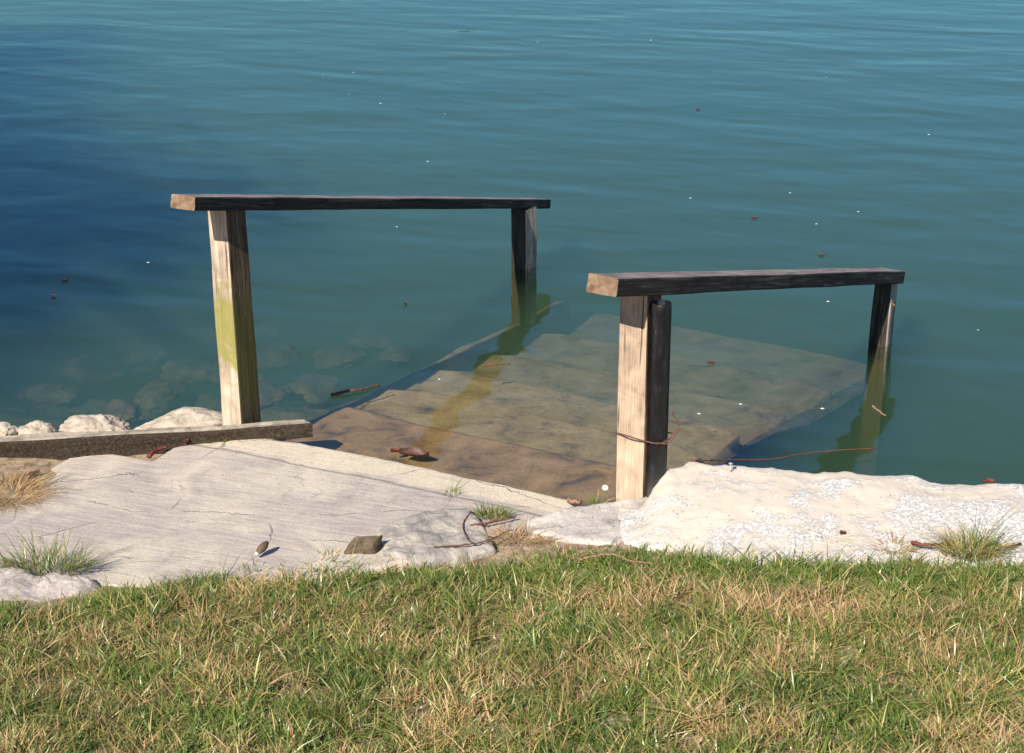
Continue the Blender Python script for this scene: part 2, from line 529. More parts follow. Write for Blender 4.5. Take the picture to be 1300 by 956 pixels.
def bed_z(x, y):
    s, w = to_sw(x, y)
    deep = -2.9
    left = -0.13 - 0.215 * max(0, y - 7.45) + 0.13 * noise.fractal(Vector((x * 2.0, y * 2.0, 0)), 0.9, 2, 6)
    left = max(left, deep)
    k = sstep(0.0, 0.5, w - w_left(s))
    under = max(deep, min(-0.75, -0.75 - 0.15 * s))
    k2 = sstep(0.55, 1.3, w)
    z = left * (1 - k) + under * k
    z = z * (1 - k2) + deep * k2
    far = sstep(9.6, 13.0, y)
    return z * (1 - far) + deep * far
xs = np.concatenate([np.linspace(-40, -6, 12)[:-1], np.linspace(-6, 5, 260), np.linspace(5, 40, 12)[1:]])
ys = np.concatenate([np.linspace(6.48, 14, 200)[:-1], np.linspace(14, 90, 14)])
V = [(x, y, bed_z(x, y)) for y in ys for x in xs]
nx = len(xs); F = []
for j in range(len(ys) - 1):
    for i in range(nx - 1):
        F.append((j * nx + i, j * nx + i + 1, (j + 1) * nx + i + 1, (j + 1) * nx + i))
tag(mesh_obj("lake_bed", V, F, M_bed, smooth=True), kind="structure")

def mat_water():
    t = NT("green lake water")
    tc = t.coord((1, 1, 1), (0, 0, R(6)))
    def mp(sx, sy, rot=0):
        return t.turn(tc, (sx, sy, 1), (0, 0, rot))
    swell = t.noise(mp(0.42, 0.95, R(9)), 1.0, 1, 0.35, 0.9)
    mid = t.noise(mp(0.8, 1.7, R(-14)), 1.0, 1, 0.4, 0.6)
    small = t.noise(mp(9, 22, R(12)), 1.0, 3, 0.55, 0.2)
    # wind only ruffles the open water further out
    xyz = t.sep(t.coord())
    out_far = t.math('MULTIPLY', t.math('SUBTRACT', xyz[1], 9.0), 0.11, clamp=True)
    patch = t.ramp(t.noise(mp(0.12, 0.35), 1.0, 2), [(0.45, 0.15), (0.6, 1.0)])
    calm = t.math('ADD', t.math('MULTIPLY', out_far, 0.10), 0.42)
    h = t.math('MULTIPLY', swell, 0.046)
    h = t.math('ADD', h, t.math('MULTIPLY', mid, 0.009))
    near = t.noise(mp(1.9, 3.0, R(20)), 1.0, 1, 0.4, 0.3)
    h = t.math('MULTIPLY', t.math('ADD', h, t.math('MULTIPLY', near, 0.015)), calm)
    h = t.math('ADD', h, t.math('MULTIPLY', t.math('MULTIPLY', small, 0.0006), t.math('MULTIPLY', out_far, patch)))
    n = t.bump(h, 1.0)
    # Reflectance of gently ruffled water (flatter than Schlick's curve for a mirror), the same from both sides so that sunlight gets in
    geo = t.n("ShaderNodeNewGeometry")
    dp = t.n("ShaderNodeVectorMath", operation='DOT_PRODUCT'); t.l(n, dp.inputs[0]); t.l(geo.outputs['Incoming'], dp.inputs[1])
    ca = t.math('SUBTRACT', 1.0, t.math('ABSOLUTE', dp.outputs['Value']), clamp=True)
    frf = t.math('ADD', 0.05, t.math('MULTIPLY', 0.44, t.math('POWER', ca, 3.8)), clamp=True)
    g = t.n("ShaderNodeBsdfGlossy"); g.inputs['Roughness'].default_value = 0.05; t.l(n, g.inputs['Normal']); g.inputs[0].default_value = (0.38, 0.72, 0.92, 1)  # reflection tinted blue: a deeper sky put into the glossy colour
    tr = t.n("ShaderNodeBsdfTransparent")
    mx = t.n("ShaderNodeMixShader")
    t.l(frf, mx.inputs[0]); t.l(tr.outputs[0], mx.inputs[1]); t.l(g.outputs[0], mx.inputs[2])
    t.l(mx.outputs[0], t.out.inputs[0])
    pv = t.n("ShaderNodeVolumePrincipled")
    pv.inputs['Color'].default_value = (0.125, 0.235, 0.125, 1)
    pv.inputs['Density'].default_value = 0.62
    t.l(pv.outputs[0], t.out.inputs[1])
    return t.m
bm = bmesh.new()
bmesh.ops.create_cube(bm, size=1.0)
for v in bm.verts:
    v.co = Vector((v.co.x * 78, 45 + v.co.y * 80.0, -2.0 + v.co.z * 4.0))
me = bpy.data.meshes.new("water"); bm.to_mesh(me); bm.free()
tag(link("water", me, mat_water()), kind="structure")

# wooded bank across the lake: unseen, added to darken the low sky's reflection
V, F = [], []
hx = np.linspace(-75, 75, 120)
for j, (yy, hh) in enumerate(((86, -3), (86.5, .4), (90, .55), (95, .85), (100, 1.0), (115, .9), (130, 0))):
    for x in hx:
        h = 4.0 + 1.5 * noise.noise(Vector((x * .04, 3, 0))) + 1.8 * noise.noise(Vector((x * .25, yy * .3, 0)))
        V.append((x, yy, -3 if hh < 0 else h * hh * (.8 if j < 2 else 1)))
for j in range(6):
    for i in range(119):
        F.append((j * 120 + i, j * 120 + i + 1, (j + 1) * 120 + i + 1, (j + 1) * 120 + i))
tag(mesh_obj("added_far_bank", V, F, mat_stone("wooded bank", (0.05, 0.075, 0.03), (0.08, 0.11, 0.04), (0.02, 0.032, 0.014), .5, .5), smooth=True), kind="structure")

# ------------------------------------------------------------------ the stone slabs of the landing
front = [at(-30, 632, .055), at(40, 606, .05), at(108, 570, .055), at(150, 577, .06), at(195, 584, .06), at(228, 562, .075), at(298, 549, .095), at(380, 561, .095), at(500, 585, .095), at(620, 611, .095), at(734, 637, .095)]
back = [at(-60, 740, .10), at(100, 745, .10), at(250, 745, .105), at(400, 735, .11), at(520, 712, .11), at(600, 690, .11), at(650, 672, .10), at(690, 658, .095), at(722, 646, .09)]
tag(slab("stone_slab", front, back, 0.55, M_grey, nu=150, nv=60, lump=0.004, lsc=2.5, edge=0.006, ejit=0.010, seed=1.0),
    "large pale grey stone slab with fine streaks, sloping from grass to water", "stone slab")

front = [at(780, 642, .12), at(815, 640, .15), at(832, 612, .22), at(846, 594, .25), at(872, 584, .255), at(905, 587, .25), at(960, 589, .245), at(1010, 592, .245), at(1060, 595, .245), at(1110, 598, .24), at(1160, 600, .235), at(1178, 608, .225), at(1210, 611, .22), at(1300, 612, .22), at(1480, 618, .22), at(2300, 640, .22)]
back = [at(790, 690, .14), at(830, 700, .15), at(900, 715, .165), at(1000, 722, .17), at(1100, 726, .17), at(1200, 728, .17), at(1310, 730, .17), at(1500, 735, .17), at(2300, 760, .17)]
tag(slab("concrete_slab", front, back, 1.6, M_white, nu=300, nv=50, lump=0.012, lsc=3.2, edge=0.02, ejit=0.02, seed=4.0, crown=0.015),
    "thick cream concrete slab with flaking white patches along the water", "concrete slab")
front = [at(668, 657, .115), at(700, 650, .12), at(735, 640, .12), at(790, 632, .13), at(836, 622, .145), at(850, 618, .15)]
back = [at(672, 672, .115), at(700, 678, .125), at(760, 688, .135), at(840, 698, .14), at(900, 705, .14)]
M_mortar = mat_stone("pale grey mortar", (0.44, 0.39, 0.36), (0.56, 0.50, 0.45), (0.30, 0.26, 0.23), 7.0, 0.01)
tag(slab("mortar_patch", front, back, 0.5, M_mortar, nu=80, nv=30, lump=0.012, lsc=5, edge=0.012, ejit=0.02, seed=6.0),
    "smooth pale grey mortar wedge at the foot of the pipe and near post", "mortar patch")

# small flat stones set in the earth between the slabs and the lawn
front = [at(478, 668, .125), at(510, 655, .135), at(560, 641, .14), at(598, 646, .135), at(612, 662, .125)]
back = [at(486, 705, .115), at(530, 708, .12), at(580, 705, .12), at(630, 694, .11)]
tag(slab("flagstone", front, back, 0.2, M_flag, nu=60, nv=40, lump=0.012, lsc=8, edge=0.015, ejit=0.02, seed=8.0),
    "rough blue-grey flagstone beside the brown broken chunk, at the lawn's edge", "flagstone")
front = [at(-40, 712, .15), at(20, 716, .16), at(60, 722, .16), at(110, 728, .15), at(128, 738, .13)]
back = [at(-40, 775, .13), at(20, 775, .13), at(70, 772, .13), at(105, 765, .12), at(122, 750, .12)]
tag(slab("flagstone", front, back, 0.2, M_pink, nu=50, nv=30, lump=0.018, lsc=6, edge=0.025, ejit=0.03, seed=12.0),
    "pinkish grey flat stone in the grass beneath the dark green tuft", "flagstone")
front = [at(985, 684, .175), at(1020, 686, .18), at(1068, 692, .175)]
back = [at(990, 706, .165), at(1030, 710, .17), at(1075, 708, .165)]
tag(slab("flagstone", front, back, 0.12, M_flag, nu=40, nv=16, lump=0.01, lsc=8, edge=0.012, ejit=0.015, seed=15.0),
    "small blue-grey stone bedded between white concrete slab and lawn", "flagstone")
# broken brown chunk standing up at the slab's near edge
pc = at(457, 698, .11)
V = [pc + Vector((q[0] * .78, q[1] * .7, q[2] * .78)) for q in ((-.085, -.06, -.05), (.10, -.05, -.05), (.115, .05, -.05), (-.07, .05, -.05), (-.075, -.045, .012), (.065, -.05, .045), (.105, .02, .075), (-.02, .035, .062))]
bm = bmesh.new()
bv = [bm.verts.new(v) for v in V]
for f in ((3, 2, 1, 0), (0, 1, 5, 4), (1, 2, 6, 5), (2, 3, 7, 6), (3, 0, 4, 7), (4, 5, 6, 7)): bm.faces.new([bv[i] for i in f])
bmesh.ops.subdivide_edges(bm, edges=bm.edges[:], cuts=7, use_grid_fill=True)
for v in bm.verts: v.co += Vector((fbm(v.co, 18, 4, 2), fbm(v.co, 18, 4, 5), fbm(v.co, 18, 4, 9))) * 0.008
me = bpy.data.meshes.new("broken_stone"); bm.to_mesh(me); bm.free()
tag(link("broken_stone", me, M_brownstone), "dark brown broken wedge of stone sticking out of the lawn's edge", "stone")

# ------------------------------------------------------------------ kerb and its run under water
k0, k1 = at(-700, 597, .16), at(390, 535, .15)
k0.z -= .13; k1.z -= .035
kd = (k1 - k0).normalized()
kr = empty("kerb", (k1.x, k1.y, 0), "dark rough concrete kerb with pale top, running from frame edge into the water", "kerb")
beam("kerb_wall", k0, k1, (-kd.y, kd.x, 0), .085, .08, .26, .07, [M_kerb, M_kerbtop], kr, n=220, jit=0.006, cham=.010, cut1=-0.55, seed=2, matmap=(1, 0, 0, 0, 0, 0), warp=0.012)
a0, a1 = at(388, 537, .01), at(712, 394, -.50)
a0.z -= .20; a1.z -= .10
ad = (a1 - a0).normalized()
beam("sunken_kerb", a0, a1, (-ad.y, ad.x, 0), .12, .12, .30, .30, [M_step], kr, n=120, jit=0.012, cham=.02, seed=5, warp=0.03)

# rocks behind the kerb
for (u, v, z, s, rz, sd, lab) in (
    (118, 549, .08, (.155, .11, .08), .1, 1, "smooth pale rock behind the kerb, left of the widest rock"),
    (232, 545, .08, (.27, .12, .085), .1, 3, "widest white rock, lying behind the kerb beside the tall post"),
    (42, 553, .08, (.10, .08, .055), .3, 5, "small angular pale rock behind the kerb near the frame edge"),
    (2, 556, .09, (.07, .06, .05), 0, 7, "smallest pale rock behind the kerb, cut by the frame edge")):
    p = at(u, v, z); p.y += .04
    tag(rock("limestone_rock", p, s, M_lime, sd, .22, 5, rz, facet=.7), lab, "rock", "pale rocks behind the kerb")

# rocks drowned on the slope left of the kerb
rr = random.Random(5)
for (u, v, z, r) in ((155, 523, -.14, .11), (60, 500, -.32, .16), (110, 470, -.45, .20), (205, 500, -.30, .16), (185, 450, -.50, .22), (245, 470, -.40, .17), (330, 505, -.22, .17), (395, 492, -.30, .16), (350, 455, -.45, .18), (275, 425, -.62, .22), (230, 400, -.70, .2), (340, 418, -.62, .16), (430, 455, -.45, .17), (470, 430, -.55, .15), (20, 440, -.6, .2), (130, 415, -.75, .24), (300, 480, -.3, .13), (500, 452, -.42, .12)):
    p = at(u, v, z - .17)
    tag(rock("sunken_rock", p, (r * 1.25, r * .9, r * .42), M_bedrock, rr.uniform(0, 50), .32, 4, rr.uniform(0, 3), facet=.7),
        "murky rock under the water on the slope left of the steps", "sunken rock", "murky rocks under the water")

# ------------------------------------------------------------------ the stone steps going down into the lake
st = empty("stone_steps", sw(0, 0, 0), "wide stone steps descending under the water between the two handrails", "steps")
edges = [-.35, .82, 1.33, 1.85, 2.56, 3.35, 4.25]
levels = [-.045, -.10, -.165, -.31, -.42, -.56]
for i in range(6):
    s0, s1, z = edges[i] - (.12 if i else 0), edges[i + 1], levels[i]
    if i == 0:
        fr = [sw(s1, w_left(s1) + .02, z), sw(s1 - .02, -.5, z), sw(s1, 0, z), sw(s1 + .02, .97, z)]
        bk = [sw(s0 - .2, -1.2, z), sw(s0, -.4, z), sw(s0, .2, z), sw(s0 + .1, .97, z)]
    else:
        wr1, wr0 = .88 - .05 * s1, .88 - .05 * s0
        jf = [rr.uniform(-.012, .012) for _ in range(5)]
        fr = [sw(s1 - .10, w_left(s1) + .05, z), sw(s1 + jf[0], w_left(s1) + .25, z), sw(s1 + jf[1], -.6, z), sw(s1 + jf[2], 0, z - .01), sw(s1 + jf[3], wr1 - .15, z - .01), sw(s1 - .05, wr1, z - .02)]
        bk = [sw(s0, w_left(s0) + .05, z), sw(s0, -.6, z), sw(s0, 0, z), sw(s0, wr0, z - .02)]
    slab("step", fr, bk, .45, M_step if i else M_steptop, st, nu=140, nv=40, lump=.005, lsc=2.2, edge=.008, ejit=.008, seed=20.0 + i * 3, jsc=5)

c0, c1 = at(872, 616, -.16), at(1104, 480, -.60)
cd = (c1 - c0).normalized(); c0 = c0 - cd * .25
c0.z -= .30; c1.z -= .30
beam("side_curb", c0, c1, (-cd.y, cd.x, 0), .12, .12, .6, .6, M_sunk, st, n=120, jit=.010, cham=.015, seed=9, warp=.02)  # curb kept dark: shade beside the steps put into its colour

# ------------------------------------------------------------------ handrails
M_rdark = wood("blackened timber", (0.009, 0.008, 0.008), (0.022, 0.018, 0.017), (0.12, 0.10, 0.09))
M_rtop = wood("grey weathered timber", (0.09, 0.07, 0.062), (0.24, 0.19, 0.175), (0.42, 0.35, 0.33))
M_rend = mat_stone("sawn timber end", (0.19, 0.12, 0.075), (0.29, 0.20, 0.13), (0.09, 0.055, 0.035), 22.0, 0.003)
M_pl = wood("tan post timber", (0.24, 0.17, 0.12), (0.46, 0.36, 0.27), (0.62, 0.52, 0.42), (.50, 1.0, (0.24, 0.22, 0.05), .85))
M_plr = wood("shade-toned mossy post timber", (0.022, 0.016, 0.010), (0.065, 0.048, 0.03), (0.17, 0.13, 0.085), (.28, .95, (0.055, 0.055, 0.012), .75))  # side away from the sun: shade put into the colour, with moss
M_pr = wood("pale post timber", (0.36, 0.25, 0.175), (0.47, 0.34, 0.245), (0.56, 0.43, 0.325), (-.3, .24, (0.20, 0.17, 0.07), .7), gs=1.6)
M_prr = wood("shade-toned post side", (0.02, 0.014, 0.01), (0.10, 0.06, 0.035), (0.30, 0.20, 0.12))  # darker copy of the post timber, side shade put into its colour
M_pf = wood("shade-toned lake post timber", (0.012, 0.009, 0.007), (0.03, 0.022, 0.017), (0.085, 0.062, 0.045), (-1, 1.60, (0.065, 0.048, 0.014), .92))  # the rail's shade on these faces is put into the dark colour
M_pfr = wood("sun-toned mottled lake post timber", (0.10, 0.08, 0.07), (0.30, 0.25, 0.21), (0.60, 0.52, 0.44), (-1, 1.60, (0.085, 0.065, 0.018), .95))  # paler copy for the side faces, sunlight put into the colour

def handrail(lab, pwf, base_n, top_n, base_f, top_f, r0, r1, rw, th, pw, ang, angp, mats_n, seed):
    t = empty("handrail", base_n, lab, "handrail", "handrails beside the steps")
    r0, r1 = Vector(r0), Vector(r1)
    d = (r1 - r0).normalized()
    wd = Vector((-d.y, d.x, 0)).normalized()
    up = d.cross(wd)
    if up.z < 0: up = -up
    # rail: local Y is to its left, +Z up
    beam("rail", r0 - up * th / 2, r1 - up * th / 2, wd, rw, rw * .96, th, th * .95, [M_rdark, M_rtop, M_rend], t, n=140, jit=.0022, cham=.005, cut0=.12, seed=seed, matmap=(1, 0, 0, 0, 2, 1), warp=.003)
    a = R(angp)
    wdp = Vector((-math.sin(a), math.cos(a), 0))
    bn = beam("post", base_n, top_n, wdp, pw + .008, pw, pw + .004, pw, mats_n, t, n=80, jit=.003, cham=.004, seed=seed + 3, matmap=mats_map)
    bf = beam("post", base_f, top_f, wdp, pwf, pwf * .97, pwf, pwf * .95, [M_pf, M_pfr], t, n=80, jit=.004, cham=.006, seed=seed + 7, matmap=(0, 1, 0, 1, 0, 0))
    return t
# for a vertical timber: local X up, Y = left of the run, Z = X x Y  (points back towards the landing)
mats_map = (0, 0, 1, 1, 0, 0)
def post_axes_note(): pass
handrail("tall left handrail on two square posts, its near post streaked with yellow moss", .122,
         Vector((-1.262, 7.560, -.15)), Vector((-1.283, 7.565, 1.165)), Vector((.075, 10.56, -1.6)), Vector((.075, 10.54, .395)),
         (-1.412, 7.253, 1.29), (.190, 10.859, .369), .135, .060, .122, 65.7, 54, [M_pl, M_plr], 1.0)
handrail("lower right handrail whose near post has a black pipe tied to it", .106,
         Vector((.528, 6.76, -.15)), Vector((.528, 6.76, 1.045)), Vector((2.00, 9.06, -1.6)), Vector((2.045, 9.06, .365)),
         (.357, 6.484, 1.158), (2.094, 9.135, .405), .145, .072, .125, 56.8, 59, [M_pr, M_prr], 4.0)

# ------------------------------------------------------------------ grass
def blades(name, pos, length, width, lean, tint, label=None, cat=None, kind=None, group=None, bend=1.0, base_az=None):
    n = len(pos)
    az = rng.uniform(0, 2 * np.pi, n)
    la = rng.uniform(0, 2 * np.pi, n) if base_az is None else base_az
    Ld = np.stack([np.cos(la), np.sin(la), np.zeros(n)], 1)
    Wd = np.stack([np.cos(az), np.sin(az), np.zeros(n)], 1)
    rows = []
    for k, (t, wk) in enumerate(((0, .8), (.35, 1.0), (.7, .75), (1.0, .12))):
        out = (lean * t * .5 + lean * bend * t * t * .9)[:, None] * length[:, None]
        up = (length * (t - .28 * np.minimum(lean, 1.4) * t * t))[:, None]
        c = pos + Ld * out + np.array([[0, 0, 1.0]]) * up
        rows.append(c - Wd * (width * wk / 2)[:, None]); rows.append(c + Wd * (width * wk / 2)[:, None])
    V = np.stack(rows, 1).reshape(-1, 3)
    base = (np.arange(n) * 8)[:, None]
    quads = np.concatenate([base + np.array([[0, 1, 3, 2]]), base + np.array([[2, 3, 5, 4]]), base + np.array([[4, 5, 7, 6]])], 1).reshape(-1, 4)
    me = bpy.data.meshes.new(name)
    me.vertices.add(len(V)); me.vertices.foreach_set("co", V.astype(np.float32).ravel())
    me.loops.add(quads.size); me.loops.foreach_set("vertex_index", quads.astype(np.int32).ravel())
    me.polygons.add(len(quads)); me.polygons.foreach_set("loop_start", np.arange(0, quads.size, 4, dtype=np.int32))
    me.update(calc_edges=True)
    at_ = me.color_attributes.new("tint", 'FLOAT_COLOR', 'POINT')
    c = np.ones((n, 8, 4), np.float32); c[:, :, :3] = tint[:, None, :]
    at_.data.foreach_set("color", c.ravel())
    me.polygons.foreach_set("use_smooth", np.ones(len(quads), bool))
    o = link(name, me, M_blade)
    return tag(o, label, cat, group, kind)

def tints(n, dry, lush=None):
    g1 = np.array([0.060, 0.125, 0.020]); g2 = np.array([0.20, 0.25, 0.055]); y = np.array([0.42, 0.38, 0.12]); s1 = np.array([0.60, 0.44, 0.23]); s2 = np.array([0.36, 0.21, 0.10])
    a = rng.random(n)[:, None]
    green = g1 * a + g2 * (1 - a)
    b = rng.random(n)[:, None]
    straw = s1 * b + s2 * (1 - b)
    r = rng.random(n)
    out = np.where((r < dry)[:, None], straw, green)
    out = np.where(((r >= dry) & (r < dry + .14))[:, None], y * (.6 + .6 * a), out)
    return out * rng.uniform(.75, 1.2, n)[:, None]

# outline of the lawn along the slabs, as (photo column, photo row)
EDGE = [(-900, 800), (-200, 790), (0, 778), (60, 774), (100, 766), (130, 745), (200, 728), (300, 716), (380, 702), (430, 692), (490, 690), (515, 699), (560, 704), (620, 698), (650, 694), (700, 690), (780, 696), (850, 702), (930, 708), (1000, 716), (1100, 722), (1200, 726), (1300, 728), (2300, 780)]
ew = [at(u, v, .15) for u, v in EDGE]
ex = np.array([p.x for p in ew]); ey = np.array([p.y for p in ew])
def nfield(x, y, sc, sd):
    return np.array([noise.noise(Vector((a * sc, b * sc, sd))) for a, b in zip(x, y)])
n0 = 330000
gx_ = rng.uniform(-3.0, 3.0, n0); gy_ = rng.uniform(3.7, 6.6, n0)
lim = np.interp(gx_, ex, ey) + rng.normal(0, .028, n0)
vis = np.abs(gx_) < gy_ * .33 + .45
keep = (gy_ < lim) & (vis | (rng.random(n0) < .3))
gx_, gy_ = gx_[keep], gy_[keep]
clump = nfield(gx_, gy_, 9, 2.0)
keep = rng.random(len(gx_)) < np.clip(.75 + clump * 1.1, .22, 1)
gx_, gy_, clump = gx_[keep], gy_[keep], clump[keep]
n1 = len(gx_)
gz_ = np.array([soil_z(a, b) for a, b in zip(gx_, gy_)]) - .004
dryf = .8 * nfield(gx_, gy_, 2.6, 7.0) + .7 * nfield(gx_, gy_, 7, 3.0)
edge_d = np.interp(gx_, ex, ey) - gy_
dry = np.clip(.31 + dryf * .7, .06, .88)
# the strip along the right-hand slab is lusher; a tan swathe runs behind it
strip = np.exp(-((edge_d - .20) / .24) ** 2) * np.clip((gx_ + .9) / .8, 0, 1)
dry = dry * (1 - .85 * strip)
swathe = np.exp(-((edge_d - .62) / .16) ** 2) * np.clip((gx_ + .2) / .5, 0, 1) * np.clip((1.6 - gx_) / .3, 0, 1)
dry = np.clip(dry + .5 * swathe, 0, .9)
length = rng.gamma(5, .0070, n1) * (1 + 1.1 * clump) + .014
length *= np.where(edge_d < .12, .75, 1.0)
tn = tints(n1, dry)
tn *= (1 + .25 * nfield(gx_, gy_, 3, 5.0))[:, None]
blades("grass", np.stack([gx_, gy_, gz_], 1), length, rng.uniform(.0024, .0058, n1), np.abs(rng.normal(.55, .5, n1)) + .05, tn,
       "uneven lawn of green and straw-coloured blades along the bank", "grass", "stuff")

def tuft(name, u, v, z, r, n, ln, dryness, label, cat="grass tuft", lean=.7, group="grass tufts growing on the stone"):
    p = at(u, v, z)
    a = rng.uniform(0, 2 * np.pi, n); q = np.sqrt(rng.random(n)) * np.array(r if isinstance(r, (int, float)) else r[0])
    ry = 1 if isinstance(r, (int, float)) else r[1] / r[0]
    pos = np.stack([p.x + np.cos(a) * q, p.y + np.sin(a) * q * ry, np.full(n, z - .005)], 1)
    le = rng.gamma(7, ln / 7, n)
    b = blades(name, pos, le, rng.uniform(.0018, .0038, n), np.abs(rng.normal(lean, .4, n)) + .05, tints(n, dryness), label, cat, None, group, base_az=a + rng.normal(0, .5, n))
    return b
tuft("grass_tuft", 60, 722, .12, (.17, .06), 420, .085, .12, "dark green wispy tuft growing behind the pinkish flat stone")
tuft("grass_tuft", 574, 628, .095, .035, 50, .035, .15, "tiny green sprig growing out of the streaked grey slab")
tuft("grass_tuft", 622, 655, .105, (.075, .035), 330, .035, .12, "low bright green tuft in the crack beside the flagstone")
tuft("grass_tuft", 1232, 702, .19, (.105, .06), 620, .075, .35, "big spiky tuft growing on the white concrete, with straw at its base", lean=.8)
tuft("grass_tuft", 1136, 697, .185, (.06, .035), 420, .028, .75, "dry yellow cushion of grass between the spiky tuft and the blue-grey stone", lean=1.1)
tuft("grass_tuft", 1052, 684, .19, (.04, .02), 160, .026, .3, "small yellow-green cushion of grass on the blue-grey stone's rim", lean=1.0)
tuft("grass_tuft", 15, 630, .06, (.12, .14), 900, .05, .97, "brown dead grass heaped where the slab meets the dark kerb", lean=1.3)
tuft("grass_tuft", 655, 682, .105, (.16, .05), 420, .028, .97, "dead brown grass matted over the soil between flagstone and mortar", lean=1.4)
tuft("grass_tuft", 125, 566, .06, (.06, .02), 120, .03, .15, "green weeds rooted in the notch between kerb and slab", lean=.8)
tuft("grass_tuft", 275, 562, .09, (.04, .015), 60, .022, .2, "tiny weeds in the joint near the kerb's tip", lean=.9)

# ------------------------------------------------------------------ pipe, wire, nail
M_pipe = None
t = NT("scuffed black plastic")
w = t.coord((1, 1, .35)); sc_ = t.noise(w, 30, 6, .75, .4)
c = t.ramp(sc_, [(.48, (.006, .006, .007)), (.64, (.016, .016, .019)), (.76, (.16, .16, .17))])
xyz = t.sep(t.coord())
low = t.math('MULTIPLY', t.math('SUBTRACT', .32, xyz[2]), 3.5, clamp=True)
c = t.mix(t.math('MULTIPLY', t.math('MULTIPLY', low, low), .8), c, t.mix(sc_, (.05, .05, .055), (.30, .29, .29)))
t.bsdf(c, t.math('ADD', t.math('MULTIPLY', sc_, .4), .25), t.bump(sc_, .001), .35)
M_pipe = t.m
def pipe():
    pb = Vector((.606, 6.688, .10)); pt = Vector((pb.x, pb.y, .985))
    Ro, Ri, seg = .041, .034, 40
    V, F = [], []
    zs = [-.15, .1, .2, .35, .5, .65, .8, .95, pt.z - .004, pt.z]
    for z in zs:
        r = Ro if z < pt.z else Ro - .002
        for k in range(seg): V.append((pb.x + r * math.cos(2 * math.pi * k / seg), pb.y + r * math.sin(2 * math.pi * k / seg), z))
    for z in (pt.z, pt.z - .3):
        for k in range(seg): V.append((pb.x + Ri * math.cos(2 * math.pi * k / seg), pb.y + Ri * math.sin(2 * math.pi * k / seg), z))
    for i in range(len(zs) + 1):
        for k in range(seg): F.append((i * seg + k, i * seg + (k + 1) % seg, (i + 1) * seg + (k + 1) % seg, (i + 1) * seg + k))
    o = mesh_obj("black_pipe", V, F, M_pipe, smooth=True)
    tag(o, "black scuffed plastic pipe standing against the near post of the lower rail", "pipe")
    return pb
pb = pipe()
M_rust = plain("rusty wire", (0.12, 0.06, 0.042), .8, .3, .4, 200)
# one loop of wire round the pipe and the post, its ends twisted together
zc = .40
ctr = [(.432, 6.735), (.475, 6.672), (.54, 6.655), (.61, 6.640), (.652, 6.655), (.668, 6.70), (.65, 6.76), (.59, 6.83), (.52, 6.85), (.46, 6.82), (.432, 6.735)]
pts = spline([Vector((x, y, zc + .012 * math.sin(i * 1.7))) for i, (x, y) in enumerate(ctr)], 60)
wr = empty("binding_wire", (pb.x, pb.y, zc), "rusty wire looped round the black pipe and near post", "wire")
tube("loop", pts, .0032, M_rust, wr, 6)
tube("twisted_end", spline([(.64, 6.642, .405), (.665, 6.64, .43), (.69, 6.66, .47), (.668, 6.66, .50), (.66, 6.65, .53)], 24), .0026, M_rust, wr, 6)
tube("twisted_end", spline([(.60, 6.635, .395), (.64, 6.635, .392), (.675, 6.65, .42), (.692, 6.66, .45)], 20), .0026, M_rust, wr, 6)
M_steel = plain("dull steel", (0.35, 0.35, 0.36), .45, .5, .3, 120)
np_ = at(927, 599, .245)
nl = empty("nail", np_, "steel nail driven upright into the concrete slab's edge", "nail")
tube("shank", [np_ + Vector((0, 0, -.02)), np_ + Vector((.001, 0, .036))], .0028, M_steel, nl, 10)
tube("nail_head", [np_ + Vector((.001, 0, .036)), np_ + Vector((.001, 0, .040))], .009, M_steel, nl, 14)

# ------------------------------------------------------------------ twigs, leaves, litter
M_twig = plain("red brown twig", (0.13, 0.050, 0.032), .7, .3, .4, 90)
M_bark = plain("pale bark", (0.26, 0.155, 0.10), .8, .2, .4, 60)
M_leaf = plain("dead brown leaf", (0.075, 0.032, 0.02), .55, .35, .5, 30)
M_leafr = plain("dead red leaf", (0.13, 0.036, 0.024), .6, .3, .4, 40)
def twig(ctrl, r0, r1, label, mat=None, name="twig", cat="twig", group="fallen twigs", wob=.004, n=26):
    pts = spline(ctrl, n)
    pts = [p + Vector((rr.uniform(-1, 1), rr.uniform(-1, 1), rr.uniform(-.3, .6))) * wob for p in pts]
    rad = [(r0 + (r1 - r0) * i / n) * (1 + .25 * math.sin(i * 2.3)) for i in range(n + 1)]
    return tag(tube(name, pts, rad, mat or M_twig, None, 7), label, cat, group)
twig([at(878, 585, .19), at(930, 584, .12), at(980, 583, .07), at(1020, 576, .05), at(1060, 572, .04), at(1113, 569, .03)], .0042, .0022, "long thin reddish stick reaching from the concrete's edge over the water", name="stick", cat="stick", wob=.001)
twig([at(420, 502, .006), at(440, 497, .012), at(460, 494, .010), at(483, 487, .006)], .009, .004, "red-brown twig floating beside the sunken kerb, the longer of two")
twig([at(612, 465, .004), at(630, 463, .007), at(648, 462, .004)], .005, .003, "short red twig floating where the sunken kerb fades out")
twig([at(1108, 516, .004), at(1124, 528, .008)], .005, .003, "short pinkish reed piece floating near the right far post", mat=M_bark)
twig([at(1118, 372, .26), at(1136, 388, .24)], .004, .003, "pale straw caught on the right far post under the rail", mat=M_bark, wob=.0005)
twig([at(188, 580, .085), at(198, 572, .09), at(213, 567, .095)], .011, .006, "red-brown bark strip lying against the kerb in the slab's notch", mat=M_leafr)
twig([at(37, 604, .08), at(50, 598, .085)], .012, .006, "rust-coloured twig beside the dead grass by the kerb", mat=M_leafr)
twig([at(598, 668, .128), at(620, 664, .128), at(655, 656, .122)], .007, .004, "red twig lying across the soil gap below the bright green tuft")
twig([at(552, 695, .135), at(590, 692, .135), at(620, 686, .125), at(650, 672, .115)], .004, .002, "thin curved root along the lawn's edge below the flagstone")
